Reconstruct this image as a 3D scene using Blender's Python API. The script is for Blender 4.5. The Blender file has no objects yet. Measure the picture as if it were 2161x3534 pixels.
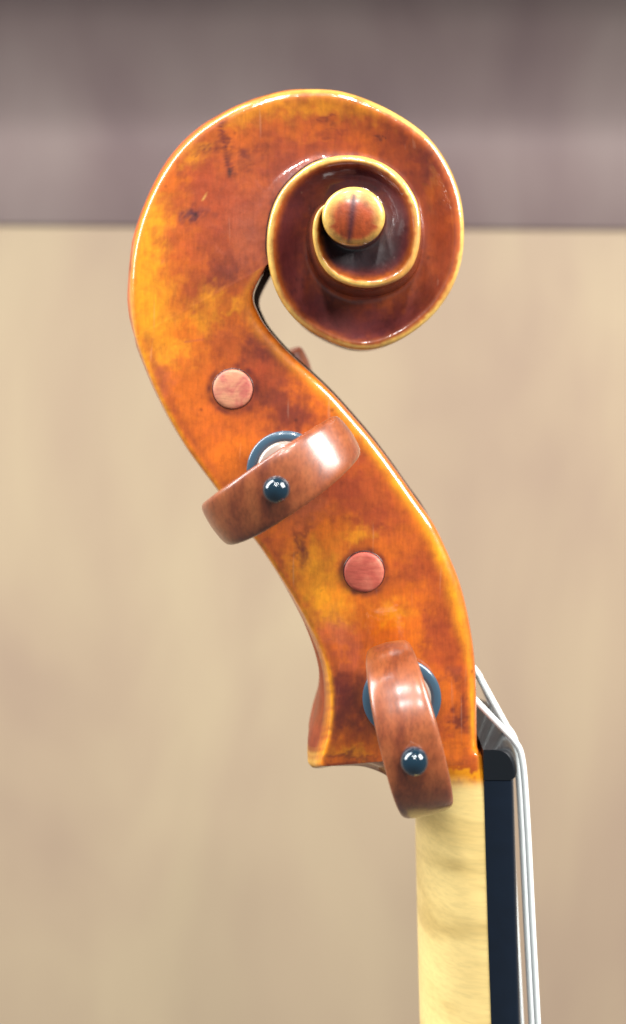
import bpy, bmesh, math, random
import numpy as np
from mathutils import Vector

random.seed(4)
scene = bpy.context.scene
COL = scene.collection

# ------------------------------------------------------------------ camera
# photograph 2161 x 3534; 0.045 mm per photo pixel on the plane y = 0
PW, PH = 2161.0, 3534.0
PCX, PCY = 1160.0, 1255.0          # where the optical axis meets the photograph
S = 0.000045
D = 0.155
cam_d = bpy.data.cameras.new('camera')
cam = bpy.data.objects.new('camera', cam_d); COL.objects.link(cam)
cam.location = (0, -D, 0); cam.rotation_euler = (math.radians(90), 0, 0)
cam_d.sensor_fit = 'VERTICAL'; cam_d.sensor_height = 24.0; cam_d.sensor_width = 24.0
cam_d.lens = 24.0 * D / (PH * S)
cam_d.shift_x = (PW / 2 - PCX) / PH
cam_d.shift_y = (PCY - PH / 2) / PH
cam_d.clip_start = 0.005; cam_d.clip_end = 50
cam_d.dof.use_dof = True
cam_d.dof.focus_distance = D - 0.008
cam_d.dof.aperture_fstop = cam_d.lens / 2.6      # 2.6 mm pupil
scene.camera = cam

# ------------------------------------------------------------------ light
w = bpy.data.worlds.new('World'); scene.world = w; w.use_nodes = True
wb = w.node_tree.nodes['Background']
wb.inputs[0].default_value = (0.90, 0.96, 1.0, 1); wb.inputs[1].default_value = 0.18

def area(name, loc, target, size, power, col=(1, 1, 1), shape='DISK', sy=None):
    l = bpy.data.lights.new(name, 'AREA'); l.shape = shape; l.size = size
    if sy: l.size_y = sy
    l.energy = power; l.color = col
    o = bpy.data.objects.new(name, l); COL.objects.link(o); o.location = loc
    d = Vector(target) - Vector(loc); o.rotation_euler = d.to_track_quat('-Z', 'Y').to_euler()
    return o
area('right_panel', (0.85, -0.30, 0.62), (0, 0, 0), 0.52, 23, (1, .985, .96), 'RECTANGLE', 0.60)
area('left_panel', (-0.78, -0.06, 0.66), (0, 0, 0.03), 0.30, 23, (.97, .99, 1), 'RECTANGLE', 1.2)
for x, y in ((-.17, -.50), (.15, -.50), (-.17, -.92), (.15, -.92)):
    area('downlight', (x, y, 0.80), (0, 0, -0.03), 0.075, 2.7, (1, .99, .97))

scene.view_settings.view_transform = 'Standard'
scene.view_settings.look = 'None'
scene.view_settings.exposure = 0.12
scene.view_settings.gamma = 1.0
scene.cycles.use_denoising = True
scene.cycles.max_bounces = 8

# ------------------------------------------------------------------ helpers
def at(px, py, y):
    """photo pixel -> world point at distance y behind the cheek plane"""
    k = S * (D + y) / D
    return np.array(((px - PCX) * k, y, -(py - PCY) * k))

def lin(c):
    return tuple(((v / 255.0) / 12.92 if v / 255.0 <= .04045 else ((v / 255.0 + .055) / 1.055) ** 2.4) for v in c)

def link_mesh(name, verts, faces, mat, parent=None, smooth=True, subsurf=0):
    me = bpy.data.meshes.new(name)
    me.from_pydata([tuple(float(c) for c in v) for v in verts], [], [tuple(f) for f in faces])
    me.update()
    bm = bmesh.new(); bm.from_mesh(me)
    bmesh.ops.remove_doubles(bm, verts=bm.verts, dist=1e-7)
    bmesh.ops.recalc_face_normals(bm, faces=bm.faces)
    bm.to_mesh(me); bm.free()
    if smooth: me.shade_smooth()
    o = bpy.data.objects.new(name, me); COL.objects.link(o)
    if mat: me.materials.append(mat)
    if parent: o.parent = parent
    if subsurf:
        m = o.modifiers.new('Subdivision', 'SUBSURF'); m.levels = subsurf; m.render_levels = subsurf
    return o

def grid_faces(nr, nc, close_c=False, close_r=False):
    f = []
    for i in range(nr if close_r else nr - 1):
        for j in range(nc if close_c else nc - 1):
            a = i * nc + j; b = i * nc + (j + 1) % nc
            i2 = (i + 1) % nr
            f.append((a, b, i2 * nc + (j + 1) % nc, i2 * nc + j))
    return f

def lathe(profile, axis_origin, sign=-1, n=48):
    """profile list of (r, h); h runs along sign*Y from axis_origin"""
    v = []
    for r, h in profile:
        for k in range(n):
            a = 2 * math.pi * k / n
            v.append((axis_origin[0] + r * math.cos(a), axis_origin[1] + sign * h, axis_origin[2] + r * math.sin(a)))
    return v, grid_faces(len(profile), n, close_c=True)

def catmull(P, sub):
    P = np.asarray(P, float); n = len(P); out = []
    Q = np.vstack([2 * P[0] - P[1], P, 2 * P[-1] - P[-2]])
    for i in range(n - 1):
        p0, p1, p2, p3 = Q[i], Q[i + 1], Q[i + 2], Q[i + 3]
        for t in np.linspace(0, 1, sub, endpoint=False):
            out.append(.5 * ((2 * p1) + (-p0 + p2) * t + (2 * p0 - 5 * p1 + 4 * p2 - p3) * t * t + (-p0 + 3 * p1 - 3 * p2 + p3) * t ** 3))
    out.append(P[-1]); return np.array(out)

def gsmooth(a, sig):
    r = int(sig * 3) + 1; k = np.exp(-.5 * (np.arange(-r, r + 1) / sig) ** 2); k /= k.sum()
    a = np.asarray(a, float)
    lo = 2 * a[0] - a[r:0:-1]; hi = 2 * a[-1] - a[-2:-r - 2:-1]
    return np.convolve(np.concatenate([lo, a, hi]), k, 'valid')

def sstep(a, b, x):
    t = np.clip((x - a) / (b - a), 0, 1); return t * t * (3 - 2 * t)

# ------------------------------------------------------------------ materials
class NT:
    def __init__(self, name):
        self.m = bpy.data.materials.new(name); self.m.use_nodes = True
        self.t = self.m.node_tree; self.n = self.t.nodes; self.p = self.n['Principled BSDF']
    def add(self, typ, **kw):
        n = self.n.new(typ)
        for k, v in kw.items(): setattr(n, k, v)
        return n
    def link(self, a, b): self.t.links.new(a, b)
    def noise(self, scale, detail=4, rough=.55, vec=None, dist=0.0):
        n = self.add('ShaderNodeTexNoise'); n.inputs['Scale'].default_value = scale
        n.inputs['Detail'].default_value = detail; n.inputs['Roughness'].default_value = rough
        n.inputs['Distortion'].default_value = dist
        if vec: self.link(vec, n.inputs['Vector'])
        return n
    def coords(self, scale=(1, 1, 1), rot=(0, 0, 0)):
        c = self.add('ShaderNodeTexCoord'); mp = self.add('ShaderNodeMapping')
        mp.inputs['Scale'].default_value = scale; mp.inputs['Rotation'].default_value = rot
        self.link(c.outputs['Object'], mp.inputs['Vector']); return mp.outputs[0]
    def ramp(self, fac, stops):
        r = self.add('ShaderNodeValToRGB'); e = r.color_ramp.elements
        while len(e) < len(stops): e.new(.5)
        for i, (p, c) in enumerate(stops):
            e[i].position = p; e[i].color = (*c, 1) if len(c) == 3 else c
        self.link(fac, r.inputs[0]); return r.outputs[0]
    def mix(self, a, b, fac, mode='MIX'):
        n = self.add('ShaderNodeMix', data_type='RGBA', blend_type=mode)
        for s, x in ((n.inputs[6], a), (n.inputs[7], b)):
            if isinstance(x, tuple): s.default_value = (*x, 1)
            else: self.link(x, s)
        if isinstance(fac, float): n.inputs[0].default_value = fac
        else: self.link(fac, n.inputs[0])
        return n.outputs[2]
    def bump(self, h, strength, dist):
        b = self.add('ShaderNodeBump'); b.inputs['Strength'].default_value = strength
        b.inputs['Distance'].default_value = dist; self.link(h, b.inputs['Height'])
        self.link(b.outputs[0], self.p.inputs['Normal']); return b
    def set(self, **kw):
        for k, v in kw.items(): self.p.inputs[k.replace('_', ' ')].default_value = v
        return self

g = lambda v: (v, v, v)

def mat_varnish(name, coat=1.0, rough=.42):
    t = NT(name); a = t.add('ShaderNodeVertexColor'); a.layer_name = 'varnish'
    v = t.coords()
    n1 = t.noise(520, 6, .62, v); n2 = t.noise(150, 5, .6, v, .6)
    vf = t.coords((1, 1, .16)); n3 = t.noise(1900, 3, .65, vf)
    c = t.mix(a.outputs[0], t.ramp(n1.outputs[0], [(.30, (.66, .60, .60)), (.5, g(1.0)), (.72, (1.22, 1.16, 1.08))]), .6, 'MULTIPLY')
    c = t.mix(c, t.ramp(n2.outputs[0], [(.33, (.72, .60, .58)), (.5, g(1.0)), (.68, (1.16, 1.10, .98))]), .7, 'MULTIPLY')
    c = t.mix(c, t.ramp(n3.outputs[0], [(.35, g(.76)), (.6, g(1.07))]), .5, 'MULTIPLY')
    vo = t.add('ShaderNodeTexVoronoi'); vo.inputs['Scale'].default_value = 260; t.link(v, vo.inputs['Vector'])
    c = t.mix(c, t.ramp(vo.outputs['Distance'], [(.04, (.25, .18, .18)), (.13, g(1.0))]), t.ramp(n2.outputs[0], [(.5, g(0)), (.6, g(.8))]), 'MULTIPLY')
    sc = t.noise(900, 2, .5, t.coords((1.0, 1, .05), (0, .9, 0)))
    c = t.mix(c, (.75, .5, .35), t.ramp(sc.outputs[0], [(.70, g(0)), (.75, g(.10))]))
    t.link(c, t.p.inputs['Base Color'])
    t.set(Roughness=rough, Coat_Weight=coat, Coat_Roughness=.10, Coat_IOR=1.7, Specular_IOR_Level=.35)
    nb = t.noise(420, 3, .5, v)
    b = t.bump(nb.outputs[0], .16, .0005)
    t.link(b.outputs[0], t.p.inputs['Coat Normal'])
    cr = t.ramp(n1.outputs[0], [(.35, g(.05)), (.7, g(.17))]); t.link(cr, t.p.inputs['Coat Roughness'])
    return t.m

def mat_neck():
    t = NT('bare_flamed_maple'); a = t.add('ShaderNodeVertexColor'); a.layer_name = 'varnish'
    v = t.coords((1, 1, 1), (0, math.radians(33), 0))
    vs = t.coords((.5, .4, 1.5), (0, math.radians(36), 0))
    n = t.noise(95, 3, .5, vs, .4)
    fine = t.noise(900, 3, .6, t.coords((.25, 1, 2.0)))
    c = t.mix(a.outputs[0], t.ramp(n.outputs[0], [(.34, (.70, .66, .58)), (.5, g(1.0)), (.66, (1.06, 1.07, 1.08))]), .85, 'MULTIPLY')
    c = t.mix(c, t.ramp(fine.outputs[0], [(.3, g(.86)), (.6, g(1.04))]), .7, 'MULTIPLY')
    t.link(c, t.p.inputs['Base Color']); t.set(Roughness=.45, Coat_Weight=.15, Coat_Roughness=.3)
    return t.m

def mat_pegwood(name, base, dark, light, gloss=.12):
    t = NT(name)
    v = t.coords((1, .3, .5)); n = t.noise(330, 4, .55, v, .5); n2 = t.noise(2200, 3, .75, t.coords((1, .35, .45)))
    c = t.ramp(n.outputs[0], [(.32, dark), (.5, base), (.7, light)])
    c = t.mix(c, t.ramp(n2.outputs[0], [(.36, g(.62)), (.58, g(1.1))]), .65, 'MULTIPLY')
    t.link(c, t.p.inputs['Base Color'])
    t.set(Roughness=.4, Coat_Weight=.85, Coat_Roughness=gloss, Coat_IOR=1.55)
    b = t.bump(t.noise(700, 2, .5, v).outputs[0], .06, .0003)
    t.link(b.outputs[0], t.p.inputs['Coat Normal'])
    return t.m

def mat_pegend(name, c1, c2, c3):
    t = NT(name); v = t.coords((1, 1, 1), (0, .3, 0))
    n = t.noise(330, 4, .6, v, .4); n2 = t.noise(1500, 3, .6, t.coords((.3, 1, 1.4)))
    c = t.ramp(n.outputs[0], [(.36, c1), (.5, c2), (.66, c3)])
    c = t.mix(c, t.ramp(n2.outputs[0], [(.35, g(.82)), (.6, g(1.06))]), .8, 'MULTIPLY')
    t.link(c, t.p.inputs['Base Color']); t.set(Roughness=.5)
    t.bump(n2.outputs[0], .2, .0002)
    return t.m

def mat_plain(name, col, rough, coat=0.0, metal=0.0, noise=None):
    t = NT(name)
    if noise:
        sc, lo, hi = noise
        n = t.noise(sc, 4, .6, t.coords())
        c = t.mix((*col,)[:3], t.ramp(n.outputs[0], [(.35, g(lo)), (.65, g(hi))]), 1.0, 'MULTIPLY')
        t.link(c, t.p.inputs['Base Color'])
    else:
        t.p.inputs['Base Color'].default_value = (*col, 1)
    t.set(Roughness=rough, Coat_Weight=coat, Coat_Roughness=.08, Metallic=metal)
    return t.m

M_VARN = mat_varnish('antiqued_amber_varnish')
M_BACK = mat_varnish('rubbed_back_varnish', .12, .6)
M_NECK = mat_neck()
M_PEG = mat_pegwood('polished_brown_boxwood', lin((146, 74, 38)), lin((116, 52, 27)), lin((164, 90, 48)), .21)
M_BLACK = mat_plain('polished_ebony', lin((8, 15, 22)), .42, .3)
M_RING = mat_plain('ring_reflection_tint', lin((58, 84, 102)), .3, 1.0)  # blue-grey base paints in the reflection on the black ring
M_RIM = mat_plain('dark_gap_ring', lin((70, 24, 18)), .4, .5)  # stands in for the shaded gap round a peg end
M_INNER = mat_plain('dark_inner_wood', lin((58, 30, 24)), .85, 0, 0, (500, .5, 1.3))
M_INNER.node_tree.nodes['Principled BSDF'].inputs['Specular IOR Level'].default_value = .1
M_BALL = mat_plain('polished_black_ball', lin((16, 40, 54)), .10, 1.0)
M_FB = mat_plain('ebony_fingerboard', lin((8, 20, 34)), .34, .2, noise=(300, .9, 1.1))
M_COLLAR = mat_plain('pale_collar', lin((158, 138, 126)), .25, .8)
M_END1 = mat_pegend('pink_boxwood_end', lin((188, 94, 88)), lin((206, 134, 108)), lin((216, 156, 118)))
M_END2 = mat_pegend('red_boxwood_end', lin((184, 84, 70)), lin((198, 98, 80)), lin((212, 122, 98)))
M_STRING = mat_plain('silver_wound_string', lin((244, 250, 248)), .45, .3, 0)

# ------------------------------------------------------------------ backdrop
def mat_panel(name, cols, sheen):
    t = NT(name); v = t.coords((1, 1, .5))
    n = t.noise(9, 3, .5, v, .3); n2 = t.noise(40, 3, .6, t.coords((1, 1, .10)))
    c = t.ramp(n.outputs[0], [(.34, cols[0]), (.5, cols[1]), (.68, cols[2])])
    c = t.mix(c, t.ramp(n2.outputs[0], [(.35, g(.96)), (.62, g(1.02))]), .3, 'MULTIPLY')
    t.link(c, t.p.inputs['Base Color']); t.set(Roughness=sheen)
    return t.m

def box(name, x0, x1, y0, y1, z0, z1, mat, bevel=0.002):
    bm = bmesh.new(); bmesh.ops.create_cube(bm, size=1)
    for v in bm.verts:
        v.co = (x0 + (v.co.x + .5) * (x1 - x0), y0 + (v.co.y + .5) * (y1 - y0), z0 + (v.co.z + .5) * (z1 - z0))
    if bevel:
        bmesh.ops.bevel(bm, geom=bm.edges[:], offset=bevel, segments=3, affect='EDGES', profile=.5)
    me = bpy.data.meshes.new(name); bm.to_mesh(me); bm.free(); me.materials.append(mat)
    o = bpy.data.objects.new(name, me); COL.objects.link(o); return o

YB = 0.42
wall = box('back_panel', -1.1, 1.1, YB, YB + .02, -.9, .5,
           mat_panel('light_beige_wood', [lin((165, 142, 121)), lin((174, 152, 127)), lin((182, 162, 133))], .5), .001)
wall['kind'] = 'structure'
# dark upper board with a cove shaped forward so that its top turns darker
zb = at(0, 782, YB - .005)[2]
prof = [(YB - .0005, zb), (YB - .0012, zb), (YB - .002, zb + .001), (YB - .002, zb + .05)]
for k in range(1, 13):
    a = math.radians(48 * k / 12)
    prof.append((YB - .002 - .14 * (1 - math.cos(a)), zb + .05 + .14 * math.sin(a)))
prof += [(YB - .06, zb + .20), (YB - .20, zb + .20), (YB - .20, zb + .42), (YB - .0005, zb + .42)]  # unseen shelf above, added to shade the board and back panel
pv, xs = [], np.linspace(-1.1, 1.1, 12)
for x in xs:
    for y, z in prof: pv.append((x, y, z))
board = link_mesh('upper_board', pv, grid_faces(len(xs), len(prof), close_c=True),
                  mat_panel('dark_taupe_wood', [lin((122, 103, 103)), lin((138, 120, 117)), lin((150, 134, 129))], .38))
board.rotation_euler = (0, math.radians(.45), 0)
board['kind'] = 'structure'

# ------------------------------------------------------------------ violin root
def empty(name, loc):
    o = bpy.data.objects.new(name, None); COL.objects.link(o); o.location = loc; o.empty_display_size = .01
    return o
violin = empty('violin', (0, 0, 0))
violin['label'] = 'violin head with amber varnished scroll, two brown pegs and pale neck'
violin['category'] = 'violin'

# ------------------------------------------------------------------ one swept body: neck, pegbox, scroll
YC = 0.0125                      # centre plane
CX, CY = 1222.0, 745.0           # eye of the volute
MM = 0.001
# L (near back edge), R (near front edge), SP (spine of the back), neck blend, cheek depth mm, notch mm
K = [
 ((1486,4500),(1730,4500),(1486,4500),1,.5,0), ((1469,4000),(1712,4000),(1469,4000),1,.5,0), ((1455,3640),(1700,3640),(1455,3640),1,.5,0), ((1446,3300),(1688,3300),(1446,3300),1,.5,0),
 ((1438,2950),(1677,2950),(1438,2950),1,.5,0), ((1434,2820),(1673,2800),(1434,2820),1,.5,0),
 ((1405,2735),(1671,2710),(1405,2735),.8,.45,0), ((1339,2666),(1670,2655),(1345,2668),.42,.4,0),
 ((1251,2631),(1669,2624),(1265,2634),.14,.3,0), ((1165,2634),(1667,2609),(1160,2634),.04,.3,0),
 ((1107,2644),(1655,2594),(1072,2640),0,.3,0), ((1113,2593),(1647,2573),(1062,2588),0,.3,2),
 ((1130,2535),(1646,2520),(1071,2535),0,.3,6), ((1139,2450),(1645,2440),(1095,2448),0,.35,10),
 ((1134,2360),(1643,2350),(1102,2345),0,.5,10), ((1113,2260),(1635,2240),(1090,2262),0,.7,10),
 ((1062,2150),(1615,2120),(1050,2150),0,.95,10), ((1008,2055),(1586,2008),(1004,2057),0,1.2,10),
 ((948,1960),(1545,1907),(949,1962),0,1.45,10), ((890,1875),(1495,1805),(892,1878),0,1.7,10),
 ((818,1785),(1436,1721),(820,1788),0,1.95,10), ((755,1695),(1366,1621),(757,1698),0,2.2,10),
 ((704,1627),(1294,1525),(706,1630),0,2.45,10), ((646,1547),(1222,1440),(648,1550),0,2.7,10),
 ((594,1460),(1150,1360),(594,1463),0,3.0,9), ((560,1395),(1080,1292),(559,1397),0,3.3,7),
 ((527,1325),(1003,1222),(525,1327),0,3.55,4), ((503,1265),(930,1142),(500,1267),0,3.8,1),
 ((487,1222),(893,1085),(483,1224),0,4.0,0), ((477,1192),(874,1015),(472,1194),0,4.1,0),
]
ridge = [(468,1160),(456,1085),(452,1010),(456,930),(464,860),(482,779),(510,704),(544,628),(586,560),(640,492),(700,441),
 (764,400),(843,360),(921,332),(1000,314),(1080,309),(1159,312),(1255,340),(1338,377),(1418,425),(1478,473),(1525,533),
 (1565,608),(1589,680),(1599,750),(1601,820),(1595,889),(1563,989),(1513,1068),(1434,1140),(1348,1190),(1270,1211),
 (1185,1199),(1120,1170),(1046,1127),(999,1081),(962,1025),(939,964),(925,895),(922,825),(930,760),(948,700),(981,644),
 (1023,602),(1074,565),(1139,543),(1204,536),(1264,542),(1324,565),(1376,602),(1417,653),(1445,714),(1452,779),(1448,844),
 (1436,895),(1417,932),(1371,969),(1306,990),(1241,992),(1185,978),(1139,951),(1106,909),(1085,853),(1079,797),(1085,755),(1101,722),(1132,700),(1165,684),(1200,676)]
spine_px = [(466,1163),(446,1090),(440,1030),(444,960),(450,890),(456,835),(472,779),(500,704),(535,628),(575,557),(631,489),
 (691,437),(758,397),(838,358),(917,331),(997,312),(1080,312),(1159,318),(1255,350),(1338,388),(1418,436)]

def polar(P):
    P = np.asarray(P, float); dx = P[:, 0] - CX; dy = P[:, 1] - CY
    ang = np.unwrap(np.arctan2(-dx * 0 + -dy, -dx))      # 0 at the left, growing clockwise over the top
    return np.degrees(ang), np.hypot(dx, dy)

ph, rr = polar(ridge)
PHI0, PHI1 = ph[0], 788.0
fine = np.arange(PHI0, ph[-1] + .01, 1.0)
def cubic(x, xk, yk):
    m = np.gradient(yk, xk); i = np.clip(np.searchsorted(xk, x) - 1, 0, len(xk) - 2)
    h = xk[i + 1] - xk[i]; t = (x - xk[i]) / h
    return ((2*t**3-3*t**2+1)*yk[i] + (t**3-2*t**2+t)*h*m[i] + (-2*t**3+3*t**2)*yk[i+1] + (t**3-t**2)*h*m[i+1])
rf = gsmooth(cubic(fine, ph, rr), 5)
rf[:12] = rf[:12] * np.linspace(0, 1, 12) + cubic(fine[:12], ph, rr) * np.linspace(1, 0, 12)
R_of = lambda p: np.interp(p, fine, rf)
sph, srr = polar(spine_px)
def pol2px(p, r):
    a = math.radians(p); return (CX - r * math.cos(a), CY - r * math.sin(a))

YR_K = ([-30, 0, 45, 90, 135, 180, 225, 270, 315, 360, 405, 450, 540, 630, 720, 760],
        [4.2, 4.9, 5.7, 6.0, 5.7, 5.0, 4.1, 3.1, 2.0, .9, -.1, -1.1, -3.0, -4.8, -6.5, -7.2])
YR = lambda p: float(np.interp(p, *YR_K)) * MM
yrf = gsmooth(np.interp(np.arange(-30, 761), *YR_K), 14)
YR = lambda p: float(np.interp(p, np.arange(-30, 761), yrf)) * MM
DEP = lambda p: float(np.interp(p, [-30, 0, 45, 90, 135, 180, 225, 270, 315, 360, 450, 540, 630, 700, 760],
                                [.15, .5, .8, 1.1, 1.5, 2.0, 2.5, 2.9, 2.9, 2.7, 2.6, 3.0, 3.4, 2.6, .5])) * MM
FLARE = lambda p: float(np.interp(p, [325, 360, 400, 450, 500, 540, 570, 600, 630, 660, 690, 720, 760],
                                  [5, 8, 6, 3, 3, 6, 14, 30, 42, 38, 27, 18, 10]))
EYE_BASE = 104.0
def inner_r(p):
    q = p + 360
    k = sstep(672, 738, q); base = float(R_of(min(q, PHI1))) + FLARE(q)
    if k <= 0: return base
    # eye base, pixel centre slightly lower than the volute centre
    a = math.radians(p); ex, ey = 1222 - CX, 752 - CY
    return base * (1 - k) + k * (EYE_BASE - ex * math.cos(a) - ey * math.sin(a))

EDGE = [0, 3, 7, 12, 18, 25, 33]
NF = 110; NE = len(EDGE); NR = 8
def offsets(W, ew):
    e = [o * ew for o in EDGE]
    mid = list(np.linspace(e[-1], W - 42 * min(1, W / 300), NF - NE - NR + 2)[1:-1])
    rgt = list(W - 42 * min(1, W / 300) * np.array([1, .78, .58, .4, .25, .13, .05, 0]))
    return np.array(e + mid + rgt)

def section(L, R, SP, nb, yr, notch, b, phi=None):
    """one closed ring of the sweep; returns verts, pixel coords, zone codes"""
    L = np.array(L, float); R = np.array(R, float); SP = np.array(SP, float)
    W = np.linalg.norm(R - L); u = (R - L) / W
    ew = 1.0 if phi is None else float(np.interp(phi, [-30, 0, 60, 200, 300, 360, 540, 700, 745], [1, 1.3, 1.45, 1.3, 1, 1, .95, .8, .45]))
    off = offsets(W, ew)
    pts, pix, zone = [], [], []
    dep = DEP(phi) if phi is not None else .15 * MM
    for o in off:
        q = L + u * o
        c = min(o / (18 * ew), 1.0)
        y = yr + .75 * ew * MM * (1 - math.sqrt(max(0, 1 - (1 - c) ** 2)))
        e33 = 26 * ew
        if o > e33:
            v = (o - e33) / max(1, W - e33)
            if phi is None: y += dep * v
            else:
                pw = float(np.interp(phi, [0, 180, 360], [1.3, 1.9, 2.6]))
                f = 1 - (1 - v) ** pw
                f0 = v
                k = sstep(-30, 30, phi)
                y += dep * (f0 * (1 - k) + f * k)
                y -= float(np.interp(phi, [0, 20, 70, 150, 240, 330], [.8, .7, .15, .2, .6, .8])) * MM * k * sstep(.84, 1.0, v) ** 1.5
        rc = (W - o) / 38.0
        if rc < 1 and b < 1:
            y += (1 - b) * 1.7 * MM * (1 - math.sqrt(max(0, 1 - (1 - rc) ** 2)))
        if nb > 0:
            v = o / W
            yn = YC - (YC - yr) * math.sqrt(max(0, 1 - (1 - v) ** 2.2))
            y = y * (1 - nb) + yn * nb
        pts.append(at(q[0], q[1], y)); pix.append((q[0], q[1])); zone.append((o, W))
    yR = pts[-1][1]; Rw = pts[-1].copy(); Lw = pts[0].copy()
    inw = Lw - Rw; inw[1] = 0; inw /= np.linalg.norm(inw)
    ytc = yr + 5.0 * MM
    front = [np.array((Rw[0], yR + (ytc - yR) * .5, Rw[2])), np.array((Rw[0], ytc, Rw[2])),
             Rw + inw * notch * MM * .5, Rw + inw * notch * MM]
    front[2][1] = ytc + .2 * MM; front[3][1] = ytc + .6 * MM
    # back wall: from L outward edge to the spine at the centre plane
    back = []
    yL = Lw[1]; NB = 8
    ysp = yL + (YC - yL) * float(np.interp(nb, [0, .5], [.40, 1.0]))
    SPw = at(SP[0], SP[1], ysp)
    for j in range(1, NB + 1):
        s = j / NB
        y = yL + (YC - yL) * s
        s_ = math.sin(min(1, s / .45) * math.pi / 2) ** .8 * (1 - nb) + s * nb
        p = Lw * (1 - s_) + SPw * s_
        n = inw * 0.4 * MM * max(0, (s - .5) * 4 * (1 - s)) * (1 - nb)
        pa = np.array((p[0] + n[0], y, p[2] + n[2]))
        if phi is not None and phi > 318:
            yf = max(YR(phi - 360) + DEP(phi - 360), yL + .2 * MM)
            fl = FLARE(phi)
            if j <= 6:
                q = j / 6; yy = yL + (yf - yL) * q
                px = L - u * fl * q ** 2.2
            else:
                yy = yf + (YC - yf) * (j - 6) / 2; px = None
            if px is not None: pb = at(px[0], px[1], yy)
            else:
                f = at(*(L - u * fl), yf); pb = np.array((f[0], yy, f[2]))
            kb = sstep(318, 338, phi); pa = pa * (1 - kb) + pb * kb
        back.append(pa)
    mir = lambda p: np.array((p[0], 2 * YC - p[1], p[2]))
    ring = pts + front + [mir(p) for p in reversed(front)] + [mir(p) for p in reversed(pts)] + [mir(p) for p in back] + list(reversed(back))
    # order of the back: far L -> far back -> spine -> near back -> near L
    nb_ = len(back)
    far = [mir(p) for p in back]; near = list(reversed(back))
    ring = pts + front + [mir(p) for p in reversed(front)] + [mir(p) for p in reversed(pts)] + far[:-1] + near
    Rp, Lp = pix[-1], pix[0]
    pixr = pix + [Rp] * 8 + pix[::-1] + [Lp] * (2 * nb_ - 1)
    kind = ['f'] * NF + ['e'] * 8 + ['f'] * NF + ['b'] * (2 * nb_ - 1)
    offr = list(off) + [W] * 8 + list(off[::-1]) + [0] * (2 * nb_ - 1)
    return ring, pixr, kind, offr, W

rings, info = [], []
keys = [np.array([*k[0], *k[1], *k[2], k[3], k[4], k[5]], float) for k in K]
sk = (pol2px(PHI0, R_of(PHI0)))
ir = pol2px(PHI0, inner_r(PHI0))
keys.append(np.array([*sk, *ir, *spine_px[0], 0, 4.2, 0], float))
SUB = 15
ck = catmull(np.array(keys), SUB)
nk = len(ck)
for i, c in enumerate(ck[:-1]):
    t = i / SUB
    b = float(sstep(len(K) - 2.2, len(K), t)); t_full = t; t = t - 2
    r = section(c[0:2], c[2:4], c[4:6], float(np.clip(c[6], 0, 1)), c[7] * MM, max(0, c[8]), b)
    rings.append(r[0]); info.append((t, None, *r[1:]))
T_NECK = 7.4 * SUB          # ring index where bare neck meets varnish
N_PB = len(rings)
phis = np.arange(PHI0, PHI1 + .01, 1.1)
for p in phis:
    Lp = pol2px(p, R_of(p)); Rp = pol2px(p, max(inner_r(p) - 9, 20))
    if p < sph[-1]: sp = pol2px(p, np.interp(p, sph, srr))
    else: sp = pol2px(p, R_of(p) * .985)
    k = sstep(sph[-1] - 40, sph[-1], p)
    s2 = pol2px(p, R_of(p) * .985); sp = (sp[0] * (1 - k) + s2[0] * k, sp[1] * (1 - k) + s2[1] * k)
    r = section(Lp, Rp, sp, 0, YR(p), 0, 1.0, p)
    rings.append(r[0]); info.append((None, p, *r[1:]))

NRING = len(rings[0])
V = np.array(rings)            # rings x pts x 3

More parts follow.
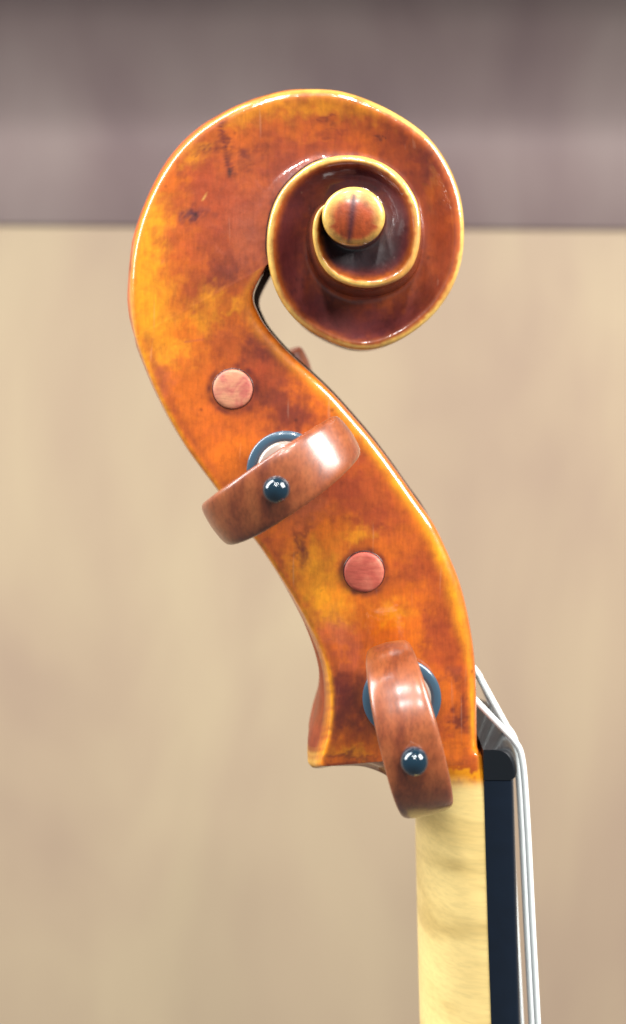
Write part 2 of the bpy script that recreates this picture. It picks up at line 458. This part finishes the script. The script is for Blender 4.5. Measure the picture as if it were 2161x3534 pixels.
# ---- varnish colour of every vertex: worn edges, painted rim highlight, stains, patches, darker volute floor
rng = np.random.RandomState(7)
Yw = np.array(lin((242, 156, 16))); Or = np.array(lin((214, 106, 10))); Rd = np.array(lin((160, 64, 28)))
Dk = np.array(lin((96, 30, 24))); Pu = np.array(lin((80, 33, 44))); Bl = np.array(lin((24, 20, 24)))
Cr = np.array(lin((250, 212, 112))); Pk = np.array(lin((184, 90, 58)))
BLOB = [  # x, y, rx, ry, colour, strength
 (500,780,55,90,Yw,.9),(488,920,50,90,Yw,.9),(490,1040,55,80,Yw,.9),(540,1130,70,50,Yw,.8),(590,1215,70,60,Yw,.9),(560,1000,50,60,Yw,.4),
 (520,720,60,60,Yw,.6),(610,1290,60,50,Or,.7),(690,1100,50,40,Yw,.65),(640,1160,60,40,Or,.7),(725,1015,30,40,Yw,.7),(820,1058,30,22,Yw,.6),
 (800,720,130,110,Rd,.7),(700,640,110,90,Rd,.6),(780,920,80,60,Rd,.5),(860,820,60,120,Pk,.5),(660,737,26,20,Pu,.75),(690,745,50,18,Pu,.35),
 (790,935,45,50,Dk,.55),(900,1215,75,45,Dk,.75),(960,1260,60,50,Dk,.5),(930,1360,80,60,Dk,.7),(1010,1440,70,50,Dk,.7),(880,1290,60,40,Rd,.6),
 (720,1330,70,120,Or,.7),(560,1330,50,60,Pk,.5),(630,1380,60,70,Or,.7),(800,1330,110,110,Rd,.35),
 (960,370,120,40,Yw,.7),(830,400,60,36,Yw,.6),(1130,350,120,30,Yw,.7),(1270,385,90,32,Yw,.6),(660,520,50,40,Yw,.6),(600,620,40,60,Or,.8),
 (780,560,50,60,Or,.4),(840,530,22,22,Dk,.7),(900,530,24,14,Dk,.6),(850,575,26,16,Dk,.5),(765,450,9,50,Dk,.8),(775,510,22,18,Dk,.6),(790,560,8,50,Dk,.7),(792,592,13,16,Bl,.8),
 (690,515,50,5,Dk,.5),(750,600,60,60,Rd,.5),(960,470,120,60,Or,.45),(1100,450,160,40,Or,.5),(1080,500,140,25,Rd,.5),(1250,450,60,40,Or,.3),(1000,560,70,50,Rd,.7),
 (1130,405,20,8,Dk,.6),(1110,423,20,7,Dk,.6),(1150,452,24,10,Dk,.5),(1310,478,9,9,Bl,.8),(1390,470,40,20,Dk,.4),(1470,560,30,70,Dk,.75),(1440,520,40,30,Dk,.45),
 (1530,708,26,18,Dk,.7),(1520,800,50,100,Rd,.6),(1500,640,60,60,Rd,.6),(1540,940,50,70,Pk,.5),
 (1490,1010,70,60,Dk,.5),(1400,1100,120,60,Pu,.6),(1250,1130,150,60,Pu,.75),(1090,1060,80,70,Pu,.75),(1000,930,50,110,Pu,.6),(1037,980,14,18,Bl,.6),(990,800,50,110,Dk,.7),
 (1030,680,60,60,Pu,.8),(1120,610,70,40,Pu,.8),(1220,590,90,36,Pu,.85),(1320,630,60,50,Pu,.7),(1390,720,40,80,Dk,.6),(1200,640,80,30,Rd,.6),(1120,690,40,40,Rd,.5),
 (1280,900,90,60,Bl,.6),(1160,870,60,60,Bl,.85),(1230,900,60,40,Bl,.7),(1370,850,50,60,Pu,.7),(1130,790,26,40,Bl,.8),
 # pegbox
 (830,1560,90,80,Or,.8),(760,1610,60,80,Or,.7),(1080,1560,120,70,Rd,.5),(1180,1700,140,90,Rd,.8),(1050,1760,60,60,Pk,.6),(1270,1820,90,60,Rd,.6),
 (1130,1830,80,60,Or,.8),(1230,1850,50,30,Yw,.6),(1090,1960,70,70,Yw,.75),(1040,1880,14,70,Dk,.6),(1120,2070,70,60,Yw,.9),(1180,2110,60,50,Yw,.7),(1260,2080,80,40,Or,.8),
 (1350,1920,70,70,Or,.6),(1420,1970,70,60,Rd,.6),(1490,2120,60,120,Rd,.7),(1400,2060,80,60,Or,.7),(1350,2140,80,50,Or,.9),(1360,2110,50,24,Yw,.5),(1440,2200,24,60,Or,.8),
 (1160,2180,50,50,Pk,.6),(1200,2260,50,60,Pk,.4),(1140,2260,40,60,Or,.5),(1180,2390,50,70,Dk,.8),(1160,2480,40,50,Dk,.6),(1230,2420,40,90,Dk,.4),
 (1230,2580,100,30,Or,.8),(1200,2600,60,18,Yw,.5),(1180,2620,120,8,Dk,.5),(1570,2330,26,22,Pu,.6),(1600,2430,24,60,Dk,.6),(1590,2490,26,30,Dk,.6),(1560,2250,60,60,Rd,.6),(1540,2400,40,60,Or,.5),
 (1590,2560,60,30,Or,.7),(1610,2640,60,16,Rd,.6),(1630,2680,60,20,Yw,.9),(1560,2690,60,20,Yw,.6),(1500,2620,90,40,Or,.6),
]
BX = np.array([(b[0], b[1], b[2], b[3], b[5]) for b in BLOB], float); BC = np.array([b[4] for b in BLOB])
def vnoise(P, sc, seed):
    r = np.random.RandomState(seed); Gd = r.rand(64, 64)
    x = P[:, 0] / sc; y = P[:, 1] / sc; xi = np.floor(x).astype(int); yi = np.floor(y).astype(int)
    fx = x - xi; fy = y - yi; fx = fx * fx * (3 - 2 * fx); fy = fy * fy * (3 - 2 * fy)
    q = lambda i, j: Gd[i % 64, j % 64]
    return (q(xi, yi) * (1 - fx) * (1 - fy) + q(xi + 1, yi) * fx * (1 - fy) + q(xi, yi + 1) * (1 - fx) * fy + q(xi + 1, yi + 1) * fx * fy)

def face_colour(P):
    wob = P + np.stack([vnoise(P, 24, 1) - .5, vnoise(P, 24, 2) - .5], 1) * 52 + np.stack([vnoise(P, 9, 3) - .5, vnoise(P, 9, 4) - .5], 1) * 30
    n = vnoise(wob, 75, 5) * .6 + vnoise(wob, 30, 6) * .4
    c = Or[None] * (1 - n[:, None]) + Rd[None] * n[:, None]
    for (x, y, rx, ry, s), bc in zip(BX, BC):
        d = ((wob[:, 0] - x) / rx) ** 2 + ((wob[:, 1] - y) / ry) ** 2
        a = (min(1, s * 1.15) * np.exp(-d ** 1.15 * .68))[:, None]
        c = c * (1 - a) + bc[None] * a
    # cracks, nicks and scratches: thin lines and small dark dents (pixel polylines)
    for pl, wd_, col, st in (([(762,425),(768,470),(778,505)],6,Dk,.85),([(778,530),(786,570),(792,592)],5,Dk,.8),([(791,586),(793,606)],7,Bl,.85),
            ([(650,732),(672,744)],13,Pu,.8),([(690,517),(735,512),(780,510)],3,Dk,.6),([(1308,474),(1312,482)],7,Bl,.85),([(836,520),(846,540)],11,Dk,.7),
            ([(1466,530),(1474,600),(1470,630)],12,Dk,.7),([(1035,1850),(1046,1900),(1040,1960)],7,Dk,.35),([(640,1180),(700,1172)],3,Pk,.6),
            ([(880,620),(910,660)],4,Pk,.6),([(745,850),(775,880)],4,Pk,.6),([(1130,2640),(1230,2632)],5,Dk,.6),([(560,905),(600,900)],3,Pk,.5),([(700,690),(712,670)],3,Cr,.4)):
        for (x0, y0), (x1, y1) in zip(pl, pl[1:]):
            dx, dy = x1 - x0, y1 - y0
            tt = np.clip(((P[:, 0] - x0) * dx + (P[:, 1] - y0) * dy) / (dx * dx + dy * dy), 0, 1)
            d = np.hypot(P[:, 0] - x0 - tt * dx, P[:, 1] - y0 - tt * dy) + (vnoise(P, 11, 51) - .5) * wd_ * .8
            a = (st * np.exp(-(np.maximum(d, 0) / wd_) ** 2))[:, None]
            c = c * (1 - a) + col[None] * a
    # stained rings round the two peg ends
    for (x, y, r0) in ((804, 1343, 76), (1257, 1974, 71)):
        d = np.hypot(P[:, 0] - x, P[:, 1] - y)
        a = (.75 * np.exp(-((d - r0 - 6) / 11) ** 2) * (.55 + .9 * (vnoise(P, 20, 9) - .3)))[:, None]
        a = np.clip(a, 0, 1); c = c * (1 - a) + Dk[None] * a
    return c

colours = np.zeros((len(rings), NRING, 3))
for i, (t, phi, pix, kind, off, W) in enumerate(info):
    P = np.array(pix, float); c = face_colour(P); off = np.array(off, float)
    isf = np.array([k == 'f' for k in kind]); isb = np.array([k == 'b' for k in kind]); ise = np.array([k == 'e' for k in kind])
    nz = vnoise(P + 300, 14, 11); nz2 = vnoise(P, 40, 12)
    if phi is None:
        # thin worn line along the back edge, broad worn band along the lower front edge
        a = np.clip(.85 * np.exp(-((off - 6) / 9) ** 2) * (.3 + nz) * (.4 + vnoise(P, 130, 42)), 0, 1) * isf
        dl = (.5 * np.exp(-((off - 34) / 14) ** 2) * nz2 * isf)[:, None]; c = c * (1 - dl) + Dk[None] * dl
        c = c * (1 - a[:, None]) + Yw[None] * a[:, None]
        k = float(np.interp(t, [9, 12, 14, 19, 24], [.6, .6, .85, .75, .35]))
        wd = float(np.interp(t, [9, 12.5, 14, 18], [12, 18, 34, 30]))
        a = np.clip(k * np.exp(-((W - off - wd) / (wd * .7)) ** 2) * (.6 + .8 * nz2), 0, 1) * isf
        c = c * (1 - a[:, None]) + Yw[None] * a[:, None]
        c[ise] = Rd * .8; c[isb] = Or * .25 + Rd * .45
        if 7.5 < t < 12.5: c[isb] = Dk * (.4 + .6 * nz2[isb, None]) + Or * .22
        if 7.6 < t < 9.4:
            hw = (.8 * sstep(2560, 2630, P[:, 1]) * (.4 + nz))[:, None] * isb[:, None]; hw = np.clip(hw, 0, 1); c = c * (1 - hw) + (Cr * .5 + Yw * .3)[None] * hw
        nbk = float(np.interp(t, [3.6, 4.3, 5.3], [1, 1, 0]))
        yy = P[:, 1] + (vnoise(P, 40, 14) - .5) * 18
        bare = sstep(2672, 2745, yy)[:, None]
        pale = np.array(lin((244, 213, 138)))
        c = c * (1 - bare) + pale[None] * bare
    else:
        kd = float(np.interp(phi, [0, 40, 180, 260], [0, .68, .72, .4]))
        dr = (vnoise(P, 60, 31) * .5 + vnoise(P, 22, 32) * .5)[:, None]
        c = c * (1 - kd * dr * 1.2) + (Rd * .62 + Dk * .3)[None] * kd * dr * 1.2
        kk = float(np.interp(phi, [-30, 60, 130, 300, 330, 700, 745], [.75, .75, .85, .95, 1, 1, .8]))
        wd = float(np.interp(phi, [-30, 100, 200, 330, 540, 720], [8, 10, 10, 15, 16, 14]))
        pk = float(np.interp(phi, [180, 270, 330], [0, .55, .8])); dkk = (pk * np.exp(-((off - 70) / 90) ** 2))[:, None]
        c = c * (1 - dkk * .85) + Pu[None] * dkk * .85
        hk = float(np.interp(phi, [520, 590, 740], [0, .85, .9])); hv = (hk * sstep(.22, .55, off / W) * isf)[:, None]  # near-black over the floor of the innermost turn
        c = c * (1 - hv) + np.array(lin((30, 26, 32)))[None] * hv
        of = off + (nz - .5) * 7
        a2 = np.clip(.6 * kk * (1 - sstep(wd, wd * 3.4, of)), 0, 1) * isf
        c = c * (1 - a2[:, None]) + (Or * .85 + Yw * .1)[None] * a2[:, None]
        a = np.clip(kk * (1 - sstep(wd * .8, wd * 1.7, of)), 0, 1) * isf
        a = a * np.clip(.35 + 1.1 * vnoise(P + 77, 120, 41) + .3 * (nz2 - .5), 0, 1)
        ec = Yw * (1 - sstep(-10, 130, phi)) + (Cr * .85 + Yw * .15) * sstep(-10, 130, phi)  # worn edge colour, paled to cream to paint in the rim highlight
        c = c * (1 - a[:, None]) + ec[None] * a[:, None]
        wl = Rd * .7 if phi > 330 else Rd
        wc = wl * (1 - sstep(300, 345, phi)) + (Dk * .8 + Or * .12) * sstep(300, 345, phi)
        c[isb] = wc
        if phi > 500:   # inner wall: worn honey near its top
            jb = np.where(isb)[0]; nb_ = len(jb)
            for q, j in enumerate(jb):
                d = min(q, nb_ - 1 - q); c[j] = Yw * .6 * math.exp(-d / 1.1) + c[j] * (1 - math.exp(-d / 1.1))
        if phi < 140: c[isb] = Rd * .6 + Or * .4
        c[ise] = Dk
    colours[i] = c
colours = np.clip(colours, 0, 1)

def sub_mesh(name, i0, i1, mat, normals, cap0=False, cap1=False):
    n = i1 - i0 + 1
    verts = V[i0:i1 + 1].reshape(-1, 3)
    faces = grid_faces(n, NRING, close_c=True)
    if cap0: faces.append(tuple(range(NRING)))
    if cap1: faces.append(tuple(reversed(range((n - 1) * NRING, n * NRING))))
    me = bpy.data.meshes.new(name)
    me.from_pydata([tuple(map(float, v)) for v in verts], [], faces); me.update()
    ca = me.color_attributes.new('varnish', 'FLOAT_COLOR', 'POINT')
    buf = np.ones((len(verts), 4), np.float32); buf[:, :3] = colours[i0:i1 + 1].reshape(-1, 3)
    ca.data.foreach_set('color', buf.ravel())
    me.shade_smooth()
    me.normals_split_custom_set_from_vertices([tuple(map(float, q)) for q in normals[i0:i1 + 1].reshape(-1, 3)])
    me.materials.append(mat); me.materials.append(M_INNER); me.materials.append(M_BACK)
    kinds = info[0][3][::-1] if FLIP else info[0][3]
    for fi in range((n - 1) * NRING):
        r_, c_ = divmod(fi, NRING); ph_ = info[min(i0 + r_, len(info) - 1)][1]
        k0, k1 = kinds[c_], kinds[(c_ + 1) % NRING]
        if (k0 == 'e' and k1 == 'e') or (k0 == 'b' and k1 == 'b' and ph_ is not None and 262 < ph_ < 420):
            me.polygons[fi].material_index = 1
        elif k0 == 'b' and k1 == 'b' and (ph_ is None or ph_ < 262): me.polygons[fi].material_index = 2
    o = bpy.data.objects.new(name, me); COL.objects.link(o); o.parent = violin
    return o

# normals of the whole sweep so that the three parts join without a seam
def vertex_normals():
    nr = len(rings); q = V
    a = q[:-1]; b = np.roll(q, -1, 1)[:-1]; c = np.roll(q, -1, 1)[1:]; d = q[1:]
    fn = np.cross(c - a, d - b)
    vn = np.zeros_like(q)
    vn[:-1] += fn; vn[1:] += fn
    vn += 0
    fr = np.roll(fn, 1, 1); vn[:-1] += fr; vn[1:] += fr
    ln = np.linalg.norm(vn, axis=2, keepdims=True); vn = vn / np.maximum(ln, 1e-20)
    return vn
VN = vertex_normals()
mid = VN[N_PB // 2, NF // 2]
if mid[1] > 0:                   # near face must look at the camera
    VN = -VN; FLIP = True
else: FLIP = False
if FLIP:
    V = V[:, ::-1]; VN = VN[:, ::-1]; colours = colours[:, ::-1]
neck = sub_mesh('neck', 0, int(T_NECK), M_VARN, VN, True, False)
pegbox = sub_mesh('pegbox', int(T_NECK), N_PB, M_VARN, VN)
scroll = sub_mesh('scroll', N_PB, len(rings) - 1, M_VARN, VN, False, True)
neck.data.materials[0] = M_NECK

# ------------------------------------------------------------------ eye of the scroll
def mat_eye():
    t = NT('worn_scroll_eye'); v = t.coords(); n = t.noise(700, 5, .65, v)
    geo = t.add('ShaderNodeVertexColor'); geo.layer_name = 'varnish'
    c = t.mix(geo.outputs[0], t.ramp(n.outputs[0], [(.3, g(.6)), (.5, g(1.0)), (.7, g(1.2))]), .8, 'MULTIPLY')
    t.link(c, t.p.inputs['Base Color']); t.set(Roughness=.45, Coat_Weight=.6, Coat_Roughness=.2)
    t.bump(n.outputs[0], .25, .0004); return t.m

eye_prof = []
ey_top = -8.0 * MM
er = 106 * S * (D - .007) / D
eb = 101 * S * (D - .003) / D
for k in range(13):
    q = k / 12; eye_prof.append((er * .74 * q, ey_top - .7 * MM * (1 - q * q)))
for k in range(1, 8):
    a = math.radians(90 * k / 7)
    eye_prof.append((er * .74 + er * .26 * math.sin(a), ey_top + .9 * MM * (1 - math.cos(a)) * (1 - .25 * math.cos(a)) + .25 * MM * math.sin(a)))
for q in (.3, .6, 1):
    eye_prof.append((er + (eb - er) * q, ey_top + 1.15 * MM + (6.0 * MM) * q))
ec = at(1221, 744, ey_top)
ev, ecol = [], []
NS = 64
for r, y in eye_prof:
    for k in range(NS):
        a = 2 * math.pi * k / NS
        x = r * math.cos(a) * 1.03; z = r * math.sin(a) * (.95 if math.sin(a) < 0 else .97)
        # slight drop of the walls: axis kept along the view of the carver
        ev.append((ec[0] + x, y, ec[2] + z))
        rel = r / er
        nse = .08 * (float(vnoise(np.array([[x / er * 60 + 200, z / er * 60 + 200]]), 9, 21)[0]) - .5)
        if y > ey_top + 1.2 * MM:
            c = Dk * .8
        else:
            worn = sstep(.50, .98, rel + nse + .12 * math.sin(a) )
            if math.sin(a) < -.4: worn = .8 * sstep(.74, .98, rel + nse)
            st_ = float(vnoise(np.array([[x / er * 60 + 200, z / er * 12 + 200]]), 5, 23)[0]); c = (Rd * (.55 + .5 * st_) + Or * .12) * (1 - worn) + (Cr * .62 + Yw * .2) * (.8 + .35 * st_) * worn
            gx = x / er; gz = z / er
            gw = .11 + .05 * math.cos(gz * 3)
            gm = math.exp(-((gx + .06 + gz * -.10) / gw) ** 2 * 1.4) * (1 if -.9 < gz < .66 else .15)
            c = c * (1 - .9 * gm) + (Pu * .8 + Dk * .2) * .9 * gm
        ecol.append(c)
for side in (0, 1):
    vv = ev if side == 0 else [(x, 2 * YC - y, z) for x, y, z in ev]
    me = bpy.data.meshes.new('scroll_eye'); me.from_pydata([tuple(map(float, v)) for v in vv], [], grid_faces(len(eye_prof), NS, close_c=True))
    me.update()
    ca = me.color_attributes.new('varnish', 'FLOAT_COLOR', 'POINT')
    buf = np.ones((len(vv), 4), np.float32); buf[:, :3] = np.clip(np.array(ecol), 0, 1); ca.data.foreach_set('color', buf.ravel())
    bm = bmesh.new(); bm.from_mesh(me); bmesh.ops.remove_doubles(bm, verts=bm.verts, dist=1e-7); bmesh.ops.recalc_face_normals(bm, faces=bm.faces); bm.to_mesh(me); bm.free()
    me.shade_smooth()
    if side == 0: me.materials.append(mat_eye())
    else: me.materials.append(bpy.data.materials['worn_scroll_eye'])
    o = bpy.data.objects.new('scroll_eye', me); COL.objects.link(o); o.parent = scroll

# ------------------------------------------------------------------ pegs
HEAD = [(2.7,.8),(2.9,2.2),(3.6,3.8),(5.6,5.6),(8.3,7.0),(10.4,8.8),(11.5,11.0),(11.7,13.2),(11.1,16.2),(9.4,19.3),(6.7,21.8),(3.4,23.4),(0,23.8)]
def head_mesh():
    half = catmull(np.array(HEAD), 4)
    half[:, 0] *= 1.03
    loop = [tuple(p) for p in half] + [(-p[0], p[1]) for p in half[-2::-1]]
    bot = [(-1.3, .7), (0, .7), (1.3, .7)]
    loop += bot
    n = len(loop); c0 = np.array((0, 13.0))
    prof = [(0, .66), (.3, .68), (.55, .74), (.72, .86), (.80, .94), (.87, .975), (.925, .985), (.955, .94), (.976, .83), (.99, .62), (.997, .36), (1.0, .15)]
    rows = [(s, wv) for s, wv in prof] + [(1.003, 0)] + [(s, -wv) for s, wv in reversed(prof)]
    verts = []
    for s, wv in rows:
        for a, h in loop:
            f = np.clip((h - 1) / 22.0, 0, 1)
            T = 2.7 + 1.45 * sstep(.05, .7, f) - .55 * (abs(a) / 11.8) ** 3
            p = c0 + (np.array((a, h)) - c0) * s
            verts.append((p[0] * MM, wv * T * MM, p[1] * MM))
    return verts, grid_faces(len(rows), n, close_c=True)

def make_peg(name, px, py, ycol, ang, side, label, end_mat, end_px=None):
    """side -1: head towards the camera; ang = direction of the long axis in the picture plane (degrees)"""
    o = at(px, py, ycol)
    if side > 0: o = np.array((o[0], 2 * YC - ycol, o[2]))
    root = empty(name, tuple(o)); root.parent = violin
    root['label'] = label
    ca, sa = math.cos(math.radians(ang)), math.sin(math.radians(ang))
    def place(v):   # local (a, w, h)
        return [(a * ca - ww * sa, side * h, a * sa + ww * ca) for a, ww, h in v]
    hv, hf = head_mesh()
    link_mesh('thumb_piece', place(hv), hf, M_PEG, root, subsurf=1)
    # collar ring, pale collar disc
    ringp = [(3.2,-.2),(5.6,-.2),(5.95,.05),(6.1,.5),(6.08,.9),(5.9,1.14),(5.5,1.28),(5.0,1.34),(4.62,1.3),(4.5,1.1),(3.2,1.0)]
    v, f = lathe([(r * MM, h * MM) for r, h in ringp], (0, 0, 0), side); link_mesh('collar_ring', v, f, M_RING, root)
    disc = [(0,2.2),(2.6,2.2),(3.9,1.9),(4.4,1.55),(4.55,1.15),(4.5,.6)]
    v, f = lathe([(r * MM, h * MM) for r, h in disc], (0, 0, 0), side); link_mesh('collar', v, f, M_COLLAR, root)
    # ball on the crest
    bp = []
    for k in range(25):
        a = math.pi * k / 24; bp.append((1.83 * math.sin(a), 25.1 - 1.83 * math.cos(a)))
    v, f = lathe([(r * MM, h * MM) for r, h in bp], (0, 0, 0), side, 40); link_mesh('ball', v, f, M_BALL, root)
    # shank through the box; its end shows on the other side
    ln = 2 * (YC - ycol)
    yend = ln + .2 * MM if side > 0 else ln - .6 * MM
    sp = [(3.5, .0), (3.45, -5.0), (3.2, -(yend / MM) + .45), (3.1, -(yend / MM) + .16), (2.9, -(yend / MM))]
    sp = [(r * MM, h * MM) for r, h in sp]
    v, f = lathe(sp, (0, 0, 0), side); link_mesh('shank', v, f, M_PEG if end_mat is None else end_mat, root)
    if end_mat is not None:
        er_ = 3.12
        ep = [(er_, -(yend / MM) + 1.4), (er_, -(yend / MM) + .1), (er_ - .06, -(yend / MM) - .12), (er_ - .22, -(yend / MM) - .26), (er_ - .6, -(yend / MM) - .34), (1.5, -(yend / MM) - .42), (0, -(yend / MM) - .45)]
        v, f = lathe([(r * MM, h * MM) for r, h in ep], (0, 0, 0), side); link_mesh('peg_end', v, f, end_mat, root)
        rp = [(er_ - .02, .3), (er_ + .02, -.13), (er_ + .08, -.16), (er_ + .17, -.10), (er_ + .24, .3)]
        v, f = lathe([(r * MM, (h - ln / MM + .12) * MM) for r, h in rp], (0, 0, 0), side); link_mesh('gap_ring', v, f, M_RIM, root)  # added dark ring, draws the gap between peg end and cheek
    return root
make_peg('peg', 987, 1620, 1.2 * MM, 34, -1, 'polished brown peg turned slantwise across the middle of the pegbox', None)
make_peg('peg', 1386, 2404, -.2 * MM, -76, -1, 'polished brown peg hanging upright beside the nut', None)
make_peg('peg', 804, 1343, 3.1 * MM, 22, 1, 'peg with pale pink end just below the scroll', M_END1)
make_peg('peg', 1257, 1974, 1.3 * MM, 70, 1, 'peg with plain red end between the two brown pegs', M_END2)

# ------------------------------------------------------------------ nut, fingerboard
def loft_across(name, prof_fn, half, n, mat, y_levels, parent):
    pass
def strip_block(name, near_px, crown, mat, half_w, bev=.25):
    """side profile given in photo pixels on the near face, swept across the neck with a crowned string side.
       near_px: list of (x, y, c) where c = 1 for points on the string side that rise towards the centre"""
    y0 = YC - half_w
    P = [at(x, y, y0) for x, y, c in near_px]
    verts = []; ys = np.concatenate([[0, .012, .035], np.linspace(.08, .92, 15), [.965, .988, 1]])
    for q in ys:
        y = y0 + 2 * half_w * q
        s = (2 * q - 1); rise = crown * (1 - s * s)
        e = min(q, 1 - q); ins = bev * MM * max(0, 1 - (e * 2 * half_w) / (bev * MM)) if e * 2 * half_w < bev * MM else 0
        for (x_, y_, c), p in zip(near_px, P):
            verts.append((p[0] + c * (rise - ins), y, p[2]))
    f = grid_faces(len(ys), len(near_px), close_c=True)
    f.append(tuple(range(len(near_px)))); f.append(tuple(range((len(ys) - 1) * len(near_px), len(ys) * len(near_px))))
    return link_mesh(name, verts, f, mat, violin, smooth=True)

fb = strip_block('fingerboard', [(1671,2696,0),(1673,2800,0),(1684,3200,0),(1730,4500,0),(1825,4500,1),(1784,3200,1),(1773,2800,1),(1770,2696,1)], 1.4 * MM, M_FB, 12.1 * MM, .5)
nut = strip_block('nut', [(1668,2588,0),(1669,2640,0),(1671,2693,0),(1774,2693,1),(1784,2684,1),(1785,2668,1),(1783,2650,1),(1779,2634,1),(1772,2618,1),(1763,2605,1),(1751,2596,1),(1736,2590,1),(1718,2588,.8),(1695,2588,.4)], 1.2 * MM, M_BLACK, 12.1 * MM, .5)
for o in (fb, nut):
    m = o.modifiers.new('Edge', 'EDGE_SPLIT'); m.split_angle = math.radians(40)

# ------------------------------------------------------------------ strings
def tube(name, pts, rad, mat, parent, n=12):
    P = catmull(np.array(pts), 8); verts = []
    for i, p in enumerate(P):
        t = P[min(i + 1, len(P) - 1)] - P[max(i - 1, 0)]; t /= np.linalg.norm(t)
        a = np.cross(t, (0, 1, 0)); a /= np.linalg.norm(a); b = np.cross(a, t)
        for k in range(n):
            q = 2 * math.pi * k / n; verts.append(p + rad * (math.cos(q) * a + math.sin(q) * b))
    return link_mesh(name, verts, grid_faces(len(P), n, close_c=True), mat, parent)
def w2(px, py, y, yref):
    p = at(px, py, yref); return np.array((p[0], y, p[2]))
STR = [(3.9, .52, (1387, 2410), 'silver'), (9.0, .58, (987, 1620), ''), (15.2, .36, (804, 1343), ''), (20.6, .24, (1257, 1974), '')]
for i, (ys, rad, src, _) in enumerate(STR):
    y = ys * MM; s = (y - YC) / (12.1 * MM); rise = (0, -.05, -.8, -1.2)[i] * MM
    rr_ = np.array((rise, 0, 0))
    r0 = 3.9 * MM
    pts = []
    peg_at = [(1285, 2040), (1040, 1565), (850, 1320), (1425, 2385)][i]
    pg = at(*peg_at, 2.0 * MM); pg[1] = y
    n0 = w2(1768, 2548, y, r0) + rr_; n1 = w2(1790, 2580, y, r0) + rr_; n2 = w2(1801, 2616, y, r0) + rr_
    e = at(*((1648, 2424), (1646, 2322), (1646, 2326), (1646, 2324))[i], y)
    lead = [pg + (e - pg) * q for q in (0, .2, .4, .6, .8, .9)] + [e + (n0 - e) * q for q in (0, .15, .4, .65, .85, .95)]
    pts = lead + [n0, n1, n2, w2(1810, 2690, y, r0) + rr_, w2(1822, 2880, y, r0) + rr_, w2(1838, 3200, y, r0) + rr_, w2(1861, 3640, y, r0) + rr_, w2(1903, 4500, y, r0) + rr_]
    tube('string', pts, rad * MM, M_STRING, violin)
